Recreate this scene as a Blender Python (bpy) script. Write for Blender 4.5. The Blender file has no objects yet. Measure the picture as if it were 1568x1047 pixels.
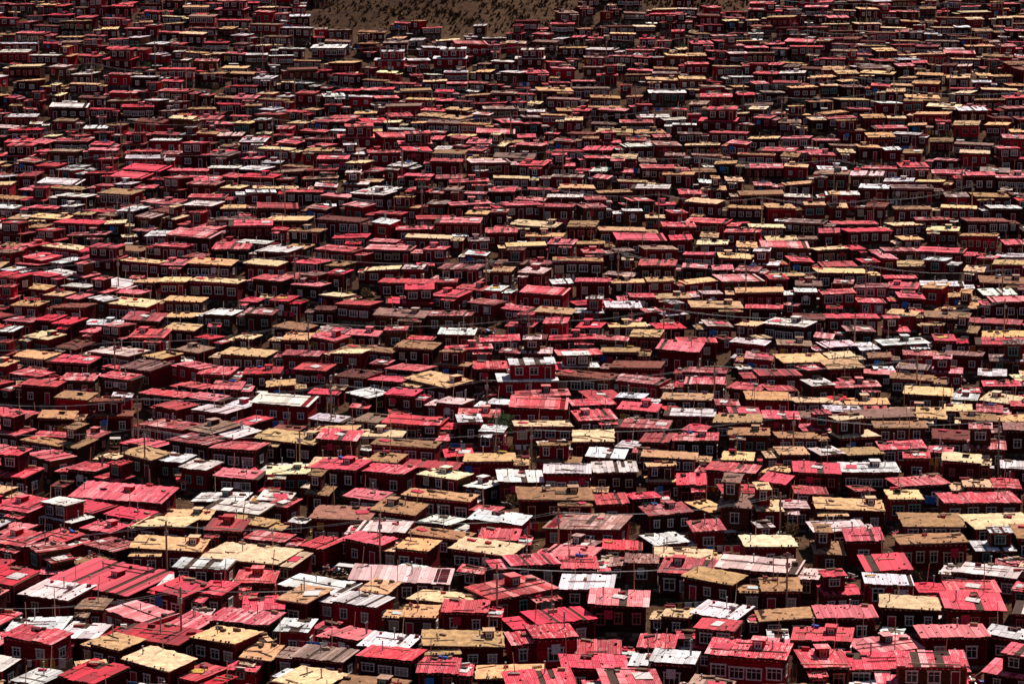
import bpy, math, random
from mathutils import Vector, Matrix, noise
R = random.Random(23)
rad = math.radians
scene = bpy.context.scene
ZOFF = 90.0
K, P0, Y0 = .2564, .2979, 250.0

# ------------------------------------------------------------ terrain
def sm(a, b, t):
    t = max(0., min(1., (t-a)/(b-a)))
    return t*t*(3-2*t)

def base(y):
    if y < 0: return -2 + (-y)*0.15
    def far(q): return -q*math.tan(P0-K*math.log(q/Y0))
    if y >= 235: return far(y)
    zb = far(235)
    if y > 190: return zb - 7*(1-sm(190, 235, y))
    return -2 + (zb-7+2)*(y/190.0)

def ground_z(x, y, fine=True):
    z = base(y)
    a = sm(200, 300, y)*min(2.0, y/400.0)
    z += a*(math.sin(x/31+y/57)*.9 + math.sin(x/67-y/43+1.3)*1.5)
    z += 7*sm(704, 752, y)*math.exp(-((x+12)/48.0)**4)
    z += 16*sm(800, 1100, y)*math.sin(x/140+.7)
    z += noise.noise(Vector((x/14, y/14, 9)))*1.2*sm(200, 240, y)
    if fine:
        z += noise.noise(Vector((x/9, y/9, 0)))*.5*sm(180, 240, y)
        z += noise.noise(Vector((x/3, y/3, 4)))*.25
    return z+ZOFF

def bare(x, y):
    yb = 715 if x < 12 else 715+22*sm(12, 30, x)
    yb += 2*math.sin(x/7)+1.5*math.sin(x/2.7)
    return y > yb and x > -61+(y-711)*.22 and x < 50+(y-711)*.6

# row curves
def bf(y): return 1.0-.75*sm(300, 620, y)
def gcur(x): 
    t = -x-2
    soft = 8*math.log(1+math.exp(max(-30, min(30, t/8))))
    return .46*soft + 3.0*math.sin(x/33)
def wob(x, y): return 6.5*noise.noise(Vector((x/28, y/34, 3)))
def rowoff(x, y): return gcur(x)*bf(y)+wob(x, y)
def rowslope(x, y): return rowoff(x+.5, y)-rowoff(x-.5, y)

# ------------------------------------------------------------ materials
def newmat(name):
    m = bpy.data.materials.new(name); m.use_nodes = True
    nt = m.node_tree
    return m, nt, nt.nodes['Principled BSDF']
def N(nt, typ, **kw):
    n = nt.nodes.new(typ)
    for k, v in kw.items():
        setattr(n, k, v)
    return n
def mixc(nt, fac, a, b, blend='MIX'):
    n = nt.nodes.new('ShaderNodeMix'); n.data_type = 'RGBA'; n.blend_type = blend
    for s, v in ((0, fac), (6, a), (7, b)):
        if hasattr(v, 'links'): nt.links.new(v, n.inputs[s])
        else: n.inputs[s].default_value = v if s == 0 else (*v, 1)[:4]
    return n.outputs[2]
def math_(nt, op, a, b=0.0, clamp=False):
    n = nt.nodes.new('ShaderNodeMath'); n.operation = op; n.use_clamp = clamp
    for s, v in ((0, a), (1, b)):
        if hasattr(v, 'links'): nt.links.new(v, n.inputs[s])
        else: n.inputs[s].default_value = v
    return n.outputs[0]
def mapr(nt, v, a, b, c, d):
    n = nt.nodes.new('ShaderNodeMapRange'); nt.links.new(v, n.inputs[0])
    for i, q in enumerate((a, b, c, d)): n.inputs[i+1].default_value = q
    return n.outputs[0]
def objcoord(nt, scale=(1, 1, 1)):
    tc = N(nt, 'ShaderNodeTexCoord'); oi = N(nt, 'ShaderNodeObjectInfo')
    mp = N(nt, 'ShaderNodeMapping'); mp.inputs['Scale'].default_value = scale
    cb = N(nt, 'ShaderNodeCombineXYZ')
    r = math_(nt, 'MULTIPLY', oi.outputs['Random'], 97.0)
    nt.links.new(r, cb.inputs[0]); nt.links.new(r, cb.inputs[1])
    nt.links.new(tc.outputs['Object'], mp.inputs[0]); nt.links.new(cb.outputs[0], mp.inputs['Location'])
    return mp.outputs[0], oi, tc
def noise_(nt, vec, scale, detail=3, rough=.6):
    n = N(nt, 'ShaderNodeTexNoise'); n.inputs['Scale'].default_value = scale
    n.inputs['Detail'].default_value = detail; n.inputs['Roughness'].default_value = rough
    nt.links.new(vec, n.inputs['Vector']); return n.outputs['Fac']
def attr(nt, name='val'):
    return N(nt, 'ShaderNodeAttribute', attribute_name=name).outputs['Fac']
def ramp(nt, fac, stops, interp='LINEAR'):
    n = N(nt, 'ShaderNodeValToRGB'); cr = n.color_ramp; cr.interpolation = interp
    while len(cr.elements) < len(stops): cr.elements.new(.5)
    for e, (p, c) in zip(cr.elements, stops): e.position = p; e.color = (*c, 1)
    nt.links.new(fac, n.inputs[0]); return n.outputs[0]
def bump(nt, b, h, strength=.4, dist=.03):
    n = N(nt, 'ShaderNodeBump'); n.inputs['Strength'].default_value = strength; n.inputs['Distance'].default_value = dist
    nt.links.new(h, n.inputs['Height']); nt.links.new(n.outputs[0], b.inputs['Normal'])
def mul(nt, col, v):   # colour * scalar
    cb = N(nt, 'ShaderNodeCombineXYZ')
    for i in range(3): nt.links.new(v, cb.inputs[i])
    return mixc(nt, 1.0, col, cb.outputs[0], 'MULTIPLY')

MATS = []
def reg(m): MATS.append(m); return len(MATS)-1

# painted sheet roof
m, nt, b = newmat('painted_sheet_roof')
v, oi, tc = objcoord(nt, (1, .2, 1))
va = attr(nt)
c0 = oi.outputs['Color']
n1 = noise_(nt, v, 3.2, 4, .75)
c1 = mul(nt, c0, mapr(nt, va, 0, 1, .55, 1.35))
pale = mixc(nt, .74, c1, (1, .74, .68))  # pale streaks: weathered paint, plus grazing sun sheen put into the colour
f = math_(nt, 'ADD', mapr(nt, n1, .5, .63, 0, .9), mapr(nt, va, .6, 1, -.15, .8), True)
f = math_(nt, 'MULTIPLY', f, mapr(nt, oi.outputs['Random'], .15, .9, .0, 1.0))
c2 = mixc(nt, f, c1, pale)
v2, _, _ = objcoord(nt, (1, .7, 1))
n2 = noise_(nt, v2, 1.5, 5, .8)
c3 = mixc(nt, mapr(nt, n2, .55, .70, 0, .75), c2, (.20, .055, .035))
nt.links.new(c3, b.inputs['Base Color']); b.inputs['Roughness'].default_value = .6
b.inputs['Specular IOR Level'].default_value = .35
w = N(nt, 'ShaderNodeTexWave'); w.inputs['Scale'].default_value = 1.6; nt.links.new(tc.outputs['Object'], w.inputs['Vector'])
bump(nt, b, w.outputs['Fac'], .5, .05)
ROOF = reg(m)

# earthen roof
m, nt, b = newmat('earthen_roof')
v, oi, tc = objcoord(nt)
n1 = noise_(nt, v, 1.0, 5, .75); n2 = noise_(nt, v, 7, 4, .75)
c1 = mul(nt, oi.outputs['Color'], mapr(nt, n1, .35, .65, .65, 1.35))
c1 = mul(nt, c1, mapr(nt, n2, .35, .65, .65, 1.35))
c1 = mul(nt, c1, mapr(nt, attr(nt), 0, 1, .75, 1.25))
nt.links.new(c1, b.inputs['Base Color']); b.inputs['Roughness'].default_value = .95
bump(nt, b, n2, .6, .06)
EARTH = reg(m)

# log walls
m, nt, b = newmat('red_log_wall')
v, oi, tc = objcoord(nt, (.4, .4, 1.5))
cr = ramp(nt, oi.outputs['Random'], [(0, (.10, .003, .005)), (.2, (.16, .004, .008)), (.38, (.06, .004, .004)), (.5, (.25, .004, .010)), (.64, (.05, .012, .007)), (.78, (.50, .006, .02)), (.88, (.12, .04, .015)), (1, (.06, .014, .012))], 'CONSTANT')
sp = N(nt, 'ShaderNodeSeparateXYZ'); nt.links.new(tc.outputs['Object'], sp.inputs[0])
s = math_(nt, 'ABSOLUTE', math_(nt, 'SINE', math_(nt, 'MULTIPLY', sp.outputs[2], math.pi/.21)))
c1 = mul(nt, cr, mapr(nt, s, 0, .6, .25, 1.1))
n1 = noise_(nt, v, 2.5, 4, .75)
c1 = mul(nt, c1, mapr(nt, n1, .3, .7, .4, 1.45))
c1 = mul(nt, c1, mapr(nt, attr(nt), 0, 1, .65, 1.3))
nt.links.new(c1, b.inputs['Base Color']); b.inputs['Roughness'].default_value = .85; b.inputs['Specular IOR Level'].default_value = .12
bump(nt, b, s, .8, .05)
WALL = reg(m)

def simple(name, stops, rough=.8, nscale=4, lo=.6, hi=1.25, bmp=.3, spec=.3, metal=0):
    m, nt, b = newmat(name)
    v, oi, tc = objcoord(nt)
    cr = ramp(nt, attr(nt), stops)
    n1 = noise_(nt, v, nscale, 4, .65)
    c = mul(nt, cr, mapr(nt, n1, .3, .7, lo, hi))
    nt.links.new(c, b.inputs['Base Color']); b.inputs['Roughness'].default_value = rough
    b.inputs['Metallic'].default_value = metal; b.inputs['Specular IOR Level'].default_value = spec
    if bmp: bump(nt, b, n1, bmp, .04)
    return reg(m)
FRAME = simple('window_frame_paint', [(0, (.8, .70, .60)), (.5, (.88, .82, .75)), (.7, (.7, .45, .2)), (.85, (.10, .42, .38)), (1, (.7, .08, .06))], .6, 3, .6, 1.2)
GLASS = simple('window_pane', [(0, (.010, .010, .012)), (.78, (.016, .018, .022)), (.86, (.3, .26, .22)), (1, (.5, .38, .18))], .2, bmp=0)
WOOD = simple('weathered_timber', [(0, (.035, .015, .01)), (.5, (.15, .075, .045)), (1, (.55, .36, .22))], .9, 6)
STONE = simple('rubble_stone', [(0, (.055, .032, .02)), (.6, (.14, .085, .055)), (1, (.42, .31, .23))], .95, 5, .5, 1.3, .8)
TRIM = simple('dark_red_trim', [(0, (.05, .003, .005)), (.6, (.16, .005, .011)), (1, (.55, .012, .03))], .7)
METAL = simple('galvanised_metal', [(0, (.25, .25, .26)), (1, (.6, .6, .62))], .45, metal=.3)
TARP = simple('coloured_cloth', [(0, (.02, .12, .55)), (.12, (.03, .25, .65)), (.13, (.65, .02, .05)), (.45, (.75, .04, .1)), (.46, (.6, .25, .02)), (.54, (.7, .42, .06)), (.55, (.75, .62, .56)), (.95, (.85, .78, .74)), (1, (.05, .35, .3))], .7)
LEAF = simple('leaves', [(0, (.03, .05, .015)), (.5, (.05, .10, .03)), (1, (.10, .16, .04))], .8, 6)
STRAW = simple('dry_scrub', [(0, (.035, .014, .007)), (.6, (.14, .065, .022)), (1, (.44, .24, .06))], .95, .3)

# ground
m, nt, b = newmat('hillside_earth')
tc = N(nt, 'ShaderNodeTexCoord'); P = tc.outputs['Object']
n1 = noise_(nt, P, .035, 5, .6); n2 = noise_(nt, P, .45, 5, .7); n3 = noise_(nt, P, 2.3, 4, .7)
c = ramp(nt, n1, [(.3, (.06, .027, .015)), (.5, (.11, .052, .027)), (.7, (.18, .095, .05))])
c = mixc(nt, mapr(nt, n2, .48, .62, 0, .8), c, (.035, .015, .008))
c = mul(nt, c, mapr(nt, n3, .3, .7, .5, 1.4))
nt.links.new(c, b.inputs['Base Color']); b.inputs['Roughness'].default_value = 1; b.inputs['Specular IOR Level'].default_value = .1
bump(nt, b, n3, 1, .3)
GMAT = m

# ------------------------------------------------------------ mesh builder
class MB:
    def __init__(s): s.v = []; s.f = []; s.m = []; s.a = []; s.M = Matrix()
    def add(s, vs, fs, mat, val):
        o = len(s.v); s.v += [tuple(s.M @ Vector(p)) for p in vs]
        for f in fs: s.f.append([o+i for i in f]); s.m.append(mat); s.a.append(val)
    BF = [(0, 3, 2, 1), (4, 5, 6, 7), (0, 1, 5, 4), (1, 2, 6, 5), (2, 3, 7, 6), (3, 0, 4, 7)]
    def box(s, x0, x1, y0, y1, z0, z1, mat, val=.5, zb=None):
        zt = z1 if zb is None else zb
        s.add([(x0, y0, z0), (x1, y0, z0), (x1, y1, z0), (x0, y1, z0), (x0, y0, z1), (x1, y0, z1), (x1, y1, zt), (x0, y1, zt)], s.BF, mat, val)
    def obox(s, c, size, rot, mat, val=.5):
        k = s.M; s.M = k @ Matrix.Translation(c) @ rot.to_4x4()
        a, b_, c_ = [q/2 for q in size]; s.box(-a, a, -b_, b_, -c_, c_, mat, val); s.M = k
    def rock(s, c, r, mat, val, rr):
        vs = []
        for z, q in ((-.5, .8), (.1, 1), (.55, .55)):
            for i in range(5):
                t = i*1.2566+rr.random()*.5; k = r*q*rr.uniform(.75, 1.2)
                vs.append((c[0]+math.cos(t)*k, c[1]+math.sin(t)*k, c[2]+z*r*rr.uniform(.8, 1.1)))
        fs = [(i, (i+1) % 5, 5+(i+1) % 5, 5+i) for i in range(5)]+[(5+i, 5+(i+1) % 5, 10+(i+1) % 5, 10+i) for i in range(5)]+[(10, 11, 12, 13, 14)]
        s.add(vs, fs, mat, val)
    def pipe(s, a, b_, r, mat, val=.5, n=6):
        a = Vector(a); b_ = Vector(b_); d = (b_-a).normalized()
        u = d.orthogonal().normalized(); w = d.cross(u)
        vs = [tuple(p+(u*math.cos(i*2*math.pi/n)+w*math.sin(i*2*math.pi/n))*r) for p in (a, b_) for i in range(n)]
        fs = [(i, (i+1) % n, n+(i+1) % n, n+i) for i in range(n)]+[tuple(range(n, 2*n)), tuple(range(n-1, -1, -1))]
        s.add(vs, fs, mat, val)
    def mesh(s, name):
        me = bpy.data.meshes.new(name); me.from_pydata(s.v, [], s.f)
        used = sorted(set(s.m)); mp = {}
        for i, k in enumerate(used): me.materials.append(MATS[k]); mp[k] = i
        me.polygons.foreach_set('material_index', [mp[k] for k in s.m])
        at = me.attributes.new('val', 'FLOAT', 'FACE'); at.data.foreach_set('value', s.a)
        me.update(); return me

def window(mb, cx, z0, w, h, r, fv, y=0):
    t = .13
    mb.box(cx-w/2, cx+w/2, y-.025, y+.1, z0, z0+h, GLASS, r.random())
    a, b_ = cx-w/2-t, cx+w/2+t
    mb.box(a, b_, y-.09, y+.05, z0-t, z0, FRAME, fv); mb.box(a-.06, b_+.06, y-.13, y+.05, z0+h, z0+h+t*1.2, FRAME, fv)
    mb.box(a, cx-w/2, y-.088, y+.05, z0+.001, z0+h-.001, FRAME, fv); mb.box(cx+w/2, b_, y-.088, y+.05, z0+.001, z0+h-.001, FRAME, fv)
    n = 2 if w < 1.3 else 3
    for i in range(1, n):
        x = cx-w/2+w*i/n; mb.box(x-.035, x+.035, y-.07, y, z0+.002, z0+h-.002, FRAME, fv)
    mb.box(cx-w/2+.002, cx+w/2-.002, y-.068, y, z0+h*.66, z0+h*.66+.06, FRAME, fv)

def roof(mb, x0, x1, y0, y1, zf, zb, r, style):
    d = y1-y0; ang = math.atan2(zb-zf, d); L = math.hypot(d, zb-zf)
    keep = mb.M
    mb.M = keep @ Matrix.Translation((0, y0, zf)) @ Matrix.Rotation(ang, 4, 'X') @ Matrix.Rotation(rad(r.gauss(0, 1.5)), 4, 'Y')
    n = int((x1-x0)/.55)
    for i in range(n+1):
        x = x0+.08+(x1-x0-.16)*i/n
        mb.box(x-.05, x+.05, -.07, .9, .0, .1, TRIM if i % 2 else WOOD, r.random())
    mb.box(x0, x1, 0, L, .102, .16, WOOD, r.random())
    if style == 'sheet':
        mb.box(x0+.03, x1-.03, .03, L-.03, .162, .2, WOOD, .2)
        pw = r.choice([.45, .6, .85]); x = x0-.04
        split = r.random() < .75
        while x < x1-.1:
            q = min(pw, x1+.05-x); z = .205+r.uniform(0, .06)
            bv = r.random()
            if r.random() < .04: x += q; continue
            e0, e1 = r.uniform(-.28, .08), r.uniform(-.08, .3)
            if split:
                ym = L*r.uniform(.3, .7)
                mb.box(x+.015, x+q-.015, e0, ym, z, z+.03, ROOF, bv)
                if r.random() < .96: mb.box(x+.012, x+q-.012, ym-.1, L+e1, z+.033, z+.06, ROOF, (bv+2*r.random())/3)
            else:
                mb.box(x+.015, x+q-.015, e0, L+e1, z, z+.03, ROOF, bv)
            x += q
        for k in range(r.choice([0, 1, 2])):
            y = L*r.uniform(.08, .95)
            mb.obox(((x0+x1)/2+r.uniform(-.4, .4), y, .34), ((x1-x0)*r.uniform(.3, 1), .09, .08), Matrix.Rotation(r.uniform(-.08, .08), 3, 'Z'), r.choice([WOOD, TRIM, WOOD]), r.random())
        for k in range(r.randint(2, 11)):
            mb.rock((r.uniform(x0+.2, x1-.2), r.uniform(.1, L-.1), .32), r.uniform(.07, .17), STONE, r.random(), r)
        if r.random() < .3:
            mb.obox((r.uniform(x0+1, x1-1), L*.5, .35), (r.uniform(1, 2), r.uniform(1, 2.2), .03), Matrix.Rotation(r.uniform(-.5, .5), 3, 'Z'), TARP, r.uniform(.13, 1))
    else:
        nx = max(4, int((x1-x0)/.5)); ny = max(4, int(L/.5)); vs = []; fs = []
        for j in range(ny+1):
            for i in range(nx+1):
                edge = i in (0, nx) or j in (0, ny)
                vs.append((x0-.05+(x1-x0+.1)*i/nx+(0 if not edge else r.uniform(-.14, .14)), -.05+(L+.1)*j/ny+(0 if not edge else r.uniform(-.16, .16)), .24+r.uniform(0, .08)-(.04 if edge else 0)))
        for j in range(ny):
            for i in range(nx):
                a = j*(nx+1)+i; fs.append((a, a+1, a+nx+2, a+nx+1))
        for q in fs: mb.add([vs[k] for k in q], [(0, 1, 2, 3)], EARTH, .5+.2*r.uniform(-1, 1))
        mb.box(x0-.03, x1+.03, -.03, L+.03, .161, .215, EARTH, .3)
        mb.box(x0-.06, x1+.06, -.2, -.135, .13, .25, WOOD, r.random())
        for k in range(r.randint(3, 12)):
            mb.rock((r.uniform(x0+.1, x1-.1), r.choice([r.uniform(.1, L-.1), .1, .12]), .34), r.uniform(.07, .17), STONE, r.random(), r)
        for k in range(r.randint(0, 5)):
            mb.obox((r.uniform(x0+.8, x1-.8), r.uniform(.4, L-.4), .36), (r.uniform(.8, 2.6), .12, .07), Matrix.Rotation(r.uniform(-.6, .6)+(1.57 if r.random() < .3 else 0), 3, 'Z'), WOOD, r.random())
        if r.random() < .25:
            mb.obox((r.uniform(x0+1, x1-1), L*.5, .4), (r.uniform(.8, 1.8), r.uniform(1, 2), .03), Matrix.Rotation(r.uniform(-.5, .5), 3, 'Z'), r.choice([ROOF, TARP, WOOD]), r.uniform(.13, 1))
    for k in range(r.randint(0, 3)):
        mb.obox((r.uniform(x0+.4, x1-.4), L*r.uniform(.6, 1), .42), (r.uniform(.3, 1.4), r.uniform(.2, .5), r.uniform(.08, .4)), Matrix.Rotation(r.uniform(-.5, .5), 3, 'Z'), r.choice([WOOD, WOOD, TARP, STONE, TRIM]), r.random())
    mb.M = keep

def block(mb, x0, x1, y0, y1, z0, h, r, style, fv, tilt, windows=True, over=.4, sidewin=True):
    d = y1-y0; rise = math.tan(tilt)*d
    mb.box(x0, x1, y0, y1, z0, z0+h, WALL, .5+r.uniform(-.4, .4), z0+h+rise)
    for x in (x0, x1):
        mb.box(x-.09, x+.09, y0-.07, y0+.1, z0+.003, z0+h-.14, TRIM, r.uniform(.2, 1))
    mb.box(x0+.1, x1-.1, y0-.05, y0+.05, z0+h-.3, z0+h-.12, TRIM, r.uniform(.3, 1))
    for k in range(int((x1-x0)/.6)):
        x = x0+.4+k*.6; mb.box(x-.05, x+.05, y0-.08, y0, z0+h-.27, z0+h-.17, FRAME, .4)
    if windows:
        W = x1-x0; n = max(1, int(W/r.uniform(1.5, 2.5))); door = r.randrange(n) if n > 1 and r.random() < .5 else -1
        ww = min(r.choice([.8, 1.0, 1.25, 1.5]), W/n-.5); wh = r.uniform(.9, 1.15)
        for i in range(n):
            cx = x0+W*(i+.5)/n+r.uniform(-.12, .12)
            if i == door:
                mb.box(cx-.42, cx+.42, y0-.045, y0+.05, z0+.004, z0+1.9, TRIM, r.choice([.1, .9, .6])); 
                mb.box(cx-.5, cx-.421, y0-.08, y0+.05, z0+.005, z0+1.9, FRAME, fv); mb.box(cx+.421, cx+.5, y0-.08, y0+.05, z0+.005, z0+1.9, FRAME, fv)
                mb.box(cx-.54, cx+.54, y0-.1, y0+.05, z0+1.902, z0+2.0, FRAME, fv)
            else:
                window(mb, cx, z0+r.choice([.8, .95]), ww*r.uniform(.85, 1), wh, r, fv, y=y0)
        if sidewin and r.random() < .5 and d > 3:
            k = mb.M
            mb.M = k @ Matrix.Translation((x1, (y0+y1)/2, 0)) @ Matrix.Rotation(math.pi/2, 4, 'Z')
            window(mb, 0, z0+.85, .9, .9, r, fv, y=0); mb.M = k
    roof(mb, x0-over, x1+over, y0-over*1.0, y1+over*.6, z0+h-.1-math.tan(tilt)*over*1.0, z0+h-.1+rise+math.tan(tilt)*over*.6, r, style)

def house_mesh(seed, style, w=None, d=None, h=None, two=None, over=None):
    r = random.Random(seed); mb = MB()
    w = w or r.choice([3.4, 4.2, 5.0, 5.8, 6.6, 7.6, 9.2]); d = d or r.uniform(3.4, 5.0); h = h or r.uniform(2.4, 3.1)
    if two is None: two = r.random() < .13
    fv = r.choice([.1, .2, .3, .45, .5, .5, .4, .65, .82, .35, .98])
    over = over or r.uniform(.15, .45)
    x0, x1, y0, y1 = -w/2, w/2, -d/2, d/2
    mb.box(x0-.1, x1+.1, y0-.12, y1+.1, -3.6, -.02, STONE, .35)
    for z in (-.3, -.75, -1.2, -1.7, -2.2):
        x = x0-.15
        while x < x1:
            q = r.uniform(.4, .9); mb.box(x, x+q-.04, y0-.2-r.uniform(0, .08), y0-.1, z-.2, z+.2, STONE, r.random()); x += q
    tilt = rad(r.choice([0, 1, 2, 3, 4, 5, 6, 7, 8, 4, 5, 3]))
    block(mb, x0, x1, y0, y1, 0, h, r, style, fv, tilt, over=over)
    if two:
        uw = w*r.uniform(.5, .95); ux = r.choice([x0+.15, x1-uw-.15]); zz = h+max(0, math.tan(tilt)*d)+.12
        block(mb, ux, ux+uw, y0+r.uniform(.3, 1.4), y1-.1, zz-.3, 2.4, r, style, fv, tilt, over=.3)
    else:
        q = r.random()
        if q < .18:
            aw = w*r.uniform(.35, .6); ax = r.choice([x0+.1, x1-aw-.1])
            mb.box(ax-.05, ax+aw+.05, y0-1.5, y0-.25, -2.4, .01, STONE, .4)
            block(mb, ax, ax+aw, y0-1.4, y0-.02, .012, h-.6, r, r.choice([style, 'sheet']), fv, rad(8), over=.15, sidewin=False)
        if q > .15 and q < .5:
            aw = r.uniform(1.5, 2.4); sd = r.choice([-1, 1])
            a0 = x1+.05 if sd > 0 else x0-aw-.05
            mb.box(a0-.03, a0+aw+.03, y0+.55, y1-.3, -2.5, -.01, STONE, .4)
            block(mb, a0, a0+aw, y0+.6, y1-.4, .0, h-r.uniform(.4, .8), r, r.choice(['sheet', 'earth']), fv, rad(3), over=.2, sidewin=False)
        elif q < .6 and w > 4:
            lx = r.uniform(x0+.8, x1-1.9)
            mb.box(lx, lx+1.2, 0, 1.3, h-.1, h+1.15, WALL, .8)
            mb.box(lx-.15, lx+1.35, -.2, 1.45, h+1.16, h+1.24, ROOF, .8)
            window(mb, lx+.6, h+.45, .5, .45, r, fv, y=0)
    for k in range(r.choice([0, 1, 1, 2])):
        cx, cy = r.uniform(x0+.5, x1-.5), r.uniform(-.5, y1-.4); hh = r.uniform(.9, 1.8)
        mb.pipe((cx, cy, h-.1), (cx, cy, h+hh), .07, METAL, .3); mb.pipe((cx, cy, h+hh+.02), (cx, cy, h+hh+.12), .13, METAL, .4)
    if r.random() < .12:
        cx = r.uniform(x0+.8, x1-.8)
        mb.obox((cx, .3, h+.6), (1.1, .8, .04), Matrix.Rotation(rad(-35), 3, 'X'), GLASS, .3)
        mb.pipe((cx-.4, .3, h), (cx-.4, .3, h+.55), .03, METAL); mb.pipe((cx+.4, .3, h), (cx+.4, .3, h+.55), .03, METAL)
    if r.random() < .5:
        cx = r.uniform(x0, x1); mb.pipe((cx, y1-.2, h-.2), (cx+r.uniform(-.4, .4), y1-.2, h+r.uniform(2, 4)), .05, WOOD, .98, 5)
    if r.random() < .3:
        cx = r.uniform(x0+.5, x1-.6); mb.box(cx-.5, cx+.45, y0-.36, y0-.34, h-1.5, h-.5, TARP, r.random())
    return mb.mesh('house_mesh')

sheetM = [house_mesh(100+i, 'sheet') for i in range(48)]
earthM = [house_mesh(300+i, 'earth') for i in range(34)]

col = scene.collection
def place(me, name, x, y, yaw, color=None, z=None, s=1.0, zo=0):
    o = bpy.data.objects.new(name, me)
    o.location = (x, y, (ground_z(x, y, False) if z is None else z)+zo)
    o.rotation_euler = (0, 0, yaw); o.scale = (s, s, s) if not isinstance(s, tuple) else s
    if color: o.color = (*color, 1)
    col.objects.link(o); return o

def jit(c, r, a=.2):
    k = r.uniform(1-a, 1+a); return tuple(max(0, min(1, q*k*r.uniform(.93, 1.07))) for q in c)
REDS = [(.82, .008, .040), (.95, .020, .07), (.62, .006, .025), (.92, .05, .10), (1, .16, .19), (.42, .008, .018), (.95, .012, .035), (.80, .04, .06), (.55, .025, .03), (.9, .01, .05)]
PALES = [(1, .84, .76), (1, .60, .57), (.92, .78, .76), (1, .95, .9), (.85, .76, .78)]
DARKS = [(.26, .06, .035), (.17, .03, .02), (.38, .17, .08), (.30, .15, .11)]
EARTHS = [(.95, .52, .25), (.78, .41, .18), (1, .66, .38), (.55, .28, .12), (.88, .55, .31), (.38, .18, .08), (.66, .37, .18)]

# landmarks : x, y, yaw, style, w, d, h, two, colour
LM = [
 (42, 304, 4, 'sheet', 6.2, 4.6, 3.0, False, (.9, .6, .58)),
 (-13.5, 287, -4, 'sheet', 11.5, 5.5, 2.7, False, (.95, .52, .50)),
 (-49, 287, -32, 'sheet', 12.5, 8.5, 2.7, False, (.92, .06, .10)),
 (-22.5, 316, -8, 'earth', 7.4, 5.5, 3.9, False, (.40, .15, .10)),
 (29.5, 417, -14, 'sheet', 6.8, 5.4, 3.6, False, (.95, .10, .15)),
 (-8, 354, 6, 'sheet', 3.6, 3.6, 3.2, False, (.95, .02, .05)),
 (9, 279, -6, 'sheet', 5.6, 4.6, 2.6, False, (.95, .84, .88)),
 (45, 283, 3, 'sheet', 4.8, 4.6, 3.8, False, (.95, .02, .06)),
 (-55, 334, -12, 'sheet', 13, 6.5, 2.6, False, (.92, .06, .11)),
 (-19, 448, 2, 'sheet', 8.5, 5.2, 2.8, True, (.95, .02, .06)),
 (10, 310, -16, 'sheet', 9.5, 7.0, 2.7, False, (.45, .17, .12)),
 (-33, 297, -20, 'earth', 10, 7.0, 2.6, False, (.9, .58, .35)),
 (41, 640, 0, 'sheet', 9, 6, 2.6, False, (1, .95, .92)),
 (-52, 690, -5, 'sheet', 9, 5, 2.6, False, (1, .9, .85)),
]
for i, (x, y, yaw, st, w, d, h, two, c) in enumerate(LM):
    place(house_mesh(900+i, st, w, d, h, two, .45), 'large_red_house' if w > 9 else 'red_log_house', x, y, rad(yaw), c, zo=.3)

cnt = 0
y = 190.0
gaps = []
while y < 880:
    W = .2126*y*1.06+16
    x = -W-R.uniform(0, 5)
    ph = R.uniform(0, 6.28)
    while x < W:
        redp = .51 - .14*sm(-20, 60, x) + .04*sm(300, 250, y)
        palep = .14-.03*sm(0, 60, x)
        darkp = .09+.05*sm(450, 700, y)
        q = R.random()
        if q < redp: me = R.choice(sheetM); c = jit(R.choice(REDS), R)
        elif q < redp+palep: me = R.choice(sheetM); c = jit(R.choice(PALES), R)
        elif q < redp+palep+darkp: me = R.choice(sheetM+earthM); c = jit(R.choice(DARKS), R)
        elif q < redp+palep+darkp+.003: me = R.choice(sheetM); c = (.03, .10, .35)
        else: me = R.choice(earthM); c = jit(R.choice(EARTHS), R)
        bb = me.get('bw')
        if bb is None:
            xs = [v.co.x for v in me.vertices]; me['bw'] = max(xs)-min(xs); me['bx'] = (max(xs)+min(xs))/2
        bw, bx = me['bw'], me['bx']
        s = R.uniform(.84, 1.08)*(1.0-.1*sm(500, 750, y)); bw *= s
        cx = x+bw/2
        yy = y+rowoff(cx, y)+R.uniform(-1.9, 1.9)+1.0*math.sin(cx/11+ph)
        yaw = math.atan(rowslope(cx, y))+rad(R.gauss(-3, 8))
        x += bw*math.cos(yaw)+R.choice([-.2, -.1, .0, .2, .4, .8, 1.4, 2.0])
        if bare(cx, yy) or any(abs(cx-l[0]) < (l[4]+bw)/2+.2 and abs(yy-l[1]) < (l[5]/2+3.0) for l in LM):
            continue
        if R.random() < .015: gaps.append((cx, yy)); continue
        place(me, 'earth_roof_house' if me in earthM else 'red_log_house', cx-bx*s, yy, yaw, c, s=(s, s*R.uniform(.9, 1.15), s*R.uniform(.92, 1.12)), zo=R.uniform(.0, 1.4)); cnt += 1
        gaps.append((cx+R.uniform(-3, 3), yy-R.uniform(4.0, 5.8)))
        if y < 460 and R.random() < .4: gaps.append((cx+R.uniform(-4, 4), yy-R.uniform(3.6, 6.2)))
    y += 10.2*R.uniform(.92, 1.07)
print('houses', cnt)

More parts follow.
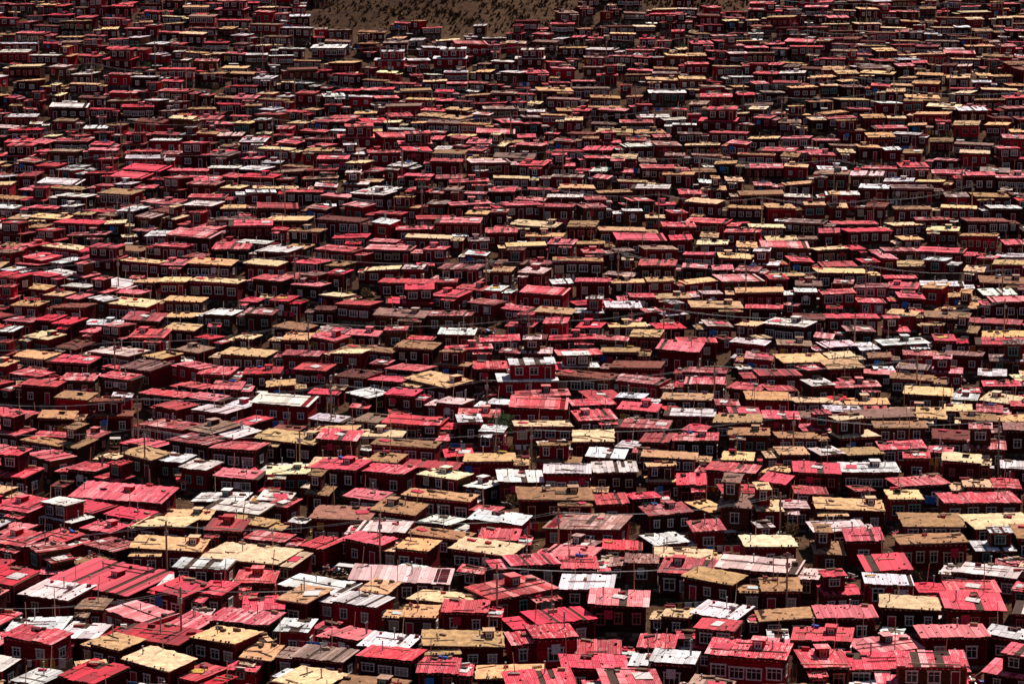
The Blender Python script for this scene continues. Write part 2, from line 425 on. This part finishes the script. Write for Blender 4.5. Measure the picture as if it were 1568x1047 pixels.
# ------------------------------------------------------------ clutter
def shed(seed):
    r = random.Random(seed); mb = MB(); w = r.uniform(1.8, 3.2); d = r.uniform(1.6, 2.4); h = r.uniform(1.7, 2.3)
    mb.box(-w/2-.05, w/2+.05, -d/2-.05, d/2+.05, -1.5, 0, STONE, .4)
    block(mb, -w/2, w/2, -d/2, d/2, .002, h, r, 'sheet' if r.random() < .6 else 'earth', .4, rad(5), over=.2, sidewin=False)
    return mb.mesh('shed_mesh')
def firewood(seed):
    r = random.Random(seed); mb = MB(); L = r.uniform(1.6, 3)
    for k in range(60):
        x = r.uniform(-L/2, L/2); z = r.uniform(0.05, 1.2); mb.pipe((x, -.4+r.uniform(-.1, .1), z), (x+r.uniform(-.1, .1), .4, z+r.uniform(-.05, .05)), r.uniform(.06, .11), WOOD, r.random(), 5)
    for sx in (-1, 1): mb.pipe((sx*L/2, 0, -.5), (sx*L/2, 0, 1.5), .06, WOOD, .3, 5)
    mb.obox((0, 0, 1.35), (L, 1.1, .03), Matrix.Rotation(.1, 3, 'X'), TARP, r.random())
    return mb.mesh('firewood_mesh')
def junk(seed):
    r = random.Random(seed); mb = MB()
    for k in range(22):
        mb.obox((r.uniform(-1.3, 1.3), r.uniform(-.8, .8), r.uniform(0, .7)), (r.uniform(.4, 2), r.uniform(.1, .5), r.uniform(.04, .2)), Matrix.Rotation(r.uniform(-3, 3), 3, 'Z') @ Matrix.Rotation(r.uniform(-.5, .5), 3, 'Y'), r.choice([WOOD, WOOD, TARP, METAL, TRIM, STONE]), r.random())
    for k in range(10): mb.rock((r.uniform(-1.5, 1.5), r.uniform(-1, 1), .05), r.uniform(.12, .3), STONE, r.random(), r)
    return mb.mesh('salvage_mesh')
def fence(seed):
    r = random.Random(seed); mb = MB(); L = r.uniform(3, 5)
    x = -L/2
    while x < L/2:
        mb.obox((x, r.uniform(-.03, .03), .35), (.12, .03, r.uniform(1.9, 2.4)), Matrix.Rotation(r.uniform(-.05, .05), 3, 'Y'), WOOD if r.random() < .8 else TRIM, r.random()); x += .16
    mb.box(-L/2, L/2, .04, .09, .4, .5, WOOD, .5); mb.box(-L/2, L/2, .04, .09, 1.0, 1.1, WOOD, .5)
    return mb.mesh('fence_mesh')
def shrub(seed, mat):
    r = random.Random(seed); mb = MB()
    for k in range(7):
        t = r.uniform(0, 6.28); mb.pipe((0, 0, -.2), (math.cos(t)*.7, math.sin(t)*.7, r.uniform(.8, 1.5)), .03, WOOD, .3, 4)
    for k in range(420):
        t = r.uniform(0, 6.28); q = r.random()**.5; z = r.uniform(.2, 1.9)
        rr = (1.1-.35*abs(z-.9))*q*(1+.3*math.sin(3*t+seed)); c = Vector((math.cos(t)*rr, math.sin(t)*rr, z)); s = r.uniform(.06, .14)
        u = Vector((r.uniform(-1, 1), r.uniform(-1, 1), r.uniform(-1, 1))).normalized(); w = u.orthogonal().normalized()
        mb.add([tuple(c-u*s), tuple(c+w*s*.6), tuple(c+u*s), tuple(c-w*s*.6)], [(0, 1, 2, 3)], mat, r.random())
    return mb.mesh('shrub_mesh')
def laundry(seed):
    r = random.Random(seed); mb = MB(); L = 4.5
    for sx in (-1, 1): mb.pipe((sx*L/2, 0, -.8), (sx*L/2, 0, 2.4), .05, WOOD, .6, 5)
    mb.pipe((-L/2, 0, 2.25), (L/2, 0, 2.25), .015, METAL, .3, 4)
    x = -L/2+.2
    while x < L/2-.5:
        q = r.uniform(.3, .9); mb.box(x, x+q, -.02+r.uniform(-.01, .01), .02, 2.22-r.uniform(.5, 1.2), 2.22, TARP, r.random()); x += q+r.uniform(.05, .5)
    return mb.mesh('laundry_mesh')

kinds = [('wooden_shed', [shed(i) for i in range(8)], .24), ('firewood_stack', [firewood(i) for i in range(4)], .12), ('salvaged_timber_pile', [junk(i) for i in range(7)], .28),
         ('wooden_fence', [fence(i) for i in range(4)], .10), ('laundry_line', [laundry(i) for i in range(4)], .09), ('dry_shrub', [shrub(i, STRAW) for i in range(3)], .08), ('green_shrub', [shrub(9+i, LEAF) for i in range(2)], .015)]
for gx, gy in gaps:
    if bare(gx, gy) or any(abs(gx-l[0]) < l[4]/2+1.5 and abs(gy-l[1]) < l[5]/2+1.5 for l in LM): continue
    q = R.random()
    for nm, ms, p in kinds:
        if q < p:
            place(R.choice(ms), nm, gx, gy, rad(R.gauss(0, 14)), jit(R.choice(REDS+PALES+EARTHS), R), zo=.05); break
        q -= p
for gx, gy in ((-14.5, 562), (-1, 372), (-2.4, 373)):
    place(kinds[-1][1][0], 'green_shrub', gx, gy-2, 0, z=None, s=1.6, zo=1.2)

# ------------------------------------------------------------ utility poles and cables
mb = MB()
mb.pipe((0, 0, -1), (0, 0, 8), .12, WOOD, .85, 8); mb.box(-.8, .8, -.05, .05, 7.3, 7.42, WOOD, .6)
for x in (-.7, 0, .7): mb.pipe((x, 0, 7.42), (x, 0, 7.6), .05, FRAME, .3, 6)
mb.box(-.25, .25, -.35, -.1, 6.2, 6.8, METAL, .5)
pm = mb.mesh('pole_mesh')
cab = MB()
for line in range(12):
    yy = 255+line*42+R.uniform(-8, 8); xx = -.22*yy+R.uniform(-10, 0); prev = None; dirn = R.uniform(-.25, .35)
    while xx < .23*yy:
        py = yy+dirn*xx*.5+R.uniform(-4, 4)
        if not bare(xx, py):
            o = place(pm, 'utility_pole', xx, py, R.uniform(-.4, .4), zo=1.0)
            top = o.location+Vector((0, 0, 7.6))
            if prev:
                for off in (-.6, .6):
                    last = None
                    for k in range(9):
                        t = k/8; p = prev.lerp(top, t)+Vector((off, 0, -1.6*4*t*(1-t)*.7))
                        if last: cab.pipe(last, p, .016, METAL, .1, 3)
                        last = p
            prev = top
        else: prev = None
        xx += R.uniform(22, 40)
o = bpy.data.objects.new('overhead_cables', cab.mesh('cable_mesh')); col.objects.link(o)

# ------------------------------------------------------------ scrub and stones
mb = MB(); r = random.Random(5)
def tuft(x, y, s):
    z = ground_z(x, y); v = r.random()**1.5
    for k in range(6):
        t = r.uniform(0, 6.28); dx, dy = math.cos(t), math.sin(t); w = s*.35
        mb.add([(x-dy*w+dx*s*.1, y+dx*w+dy*s*.1, z-.05), (x+dy*w+dx*s*.1, y-dx*w+dy*s*.1, z-.05), (x+dx*s*.6+dy*w*.4, y+dy*s*.6-dx*w*.4, z+s*r.uniform(.6, 1)), (x+dx*s*.5-dy*w*.4, y+dy*s*.5+dx*w*.4, z+s*r.uniform(.6, 1))], [(0, 1, 2, 3)], STRAW, min(1, max(0, v+r.uniform(-.2, .2))))
for n in range(16000):
    x, y = r.uniform(-75, 130), r.uniform(705, 800)
    if bare(x, y) and noise.noise(Vector((x/9, y/9, 1)))+r.uniform(-.35, .35) > -.05:
        tuft(x, y, r.uniform(.3, 1.0))
for k in range(9000):
    y = 215+r.random()**.8*600; x = r.uniform(-1, 1)*(.22*y+5)
    tuft(x, y, r.uniform(.2, .6))
o = bpy.data.objects.new('dry_grass_tufts', mb.mesh('tuft_mesh')); col.objects.link(o)
mb = MB()
for k in range(9000):
    y = 215+r.random()*620; x = r.uniform(-1, 1)*(.22*y+5)
    mb.rock((x, y, ground_z(x, y)), r.uniform(.1, .4), STONE, r.random(), r)
o = bpy.data.objects.new('rubble_stones', mb.mesh('rubble_mesh')); col.objects.link(o)

# ground
xs = [-900, -600, -400, -300]+[-240+i*3 for i in range(161)]+[300, 400, 600, 900]
ys = [-300, -150, -60, 0, 40, 80, 120, 150, 175]+[190+i*3 for i in range(251)]+[960+i*30 for i in range(25)]
vs = [(x, y, ground_z(x, y)) for y in ys for x in xs]; nx = len(xs)
fs = [(j*nx+i, j*nx+i+1, (j+1)*nx+i+1, (j+1)*nx+i) for j in range(len(ys)-1) for i in range(nx-1)]
me = bpy.data.meshes.new('hillside_ground'); me.from_pydata(vs, [], fs); me.materials.append(GMAT)
for p in me.polygons: p.use_smooth = True
col.objects.link(bpy.data.objects.new('hillside_ground', me))

# ------------------------------------------------------------ light & camera
az, el = rad(30), rad(54)
s = Vector((math.sin(az)*math.cos(el), math.cos(az)*math.cos(el), math.sin(el)))
sd = bpy.data.lights.new('sun', 'SUN'); sd.energy = 5; sd.angle = rad(.5); sd.color = (1, .94, .86)
so = bpy.data.objects.new('sun', sd); so.rotation_euler = s.to_track_quat('Z', 'Y').to_euler(); so.location = (0, 0, 300); col.objects.link(so)
w = bpy.data.worlds.new('World'); scene.world = w; w.use_nodes = True; nt = w.node_tree
sk = nt.nodes.new('ShaderNodeTexSky'); sk.sky_type = 'NISHITA'; sk.sun_disc = False; sk.sun_elevation = el; sk.sun_rotation = az; sk.altitude = 1500
nt.links.new(sk.outputs[0], nt.nodes['Background'].inputs[0]); nt.nodes['Background'].inputs[1].default_value = .06
cd = bpy.data.cameras.new('camera'); cd.sensor_width = 36; cd.lens = 18/math.tan(rad(12)); cd.clip_end = 5000; cd.clip_start = 1
co = bpy.data.objects.new('camera', cd); co.location = (0, 0, ZOFF); co.rotation_euler = (rad(90-9.0), 0, 0); col.objects.link(co); scene.camera = co
scene.view_settings.view_transform = 'Standard'; scene.view_settings.look = 'None'; scene.view_settings.exposure = 0
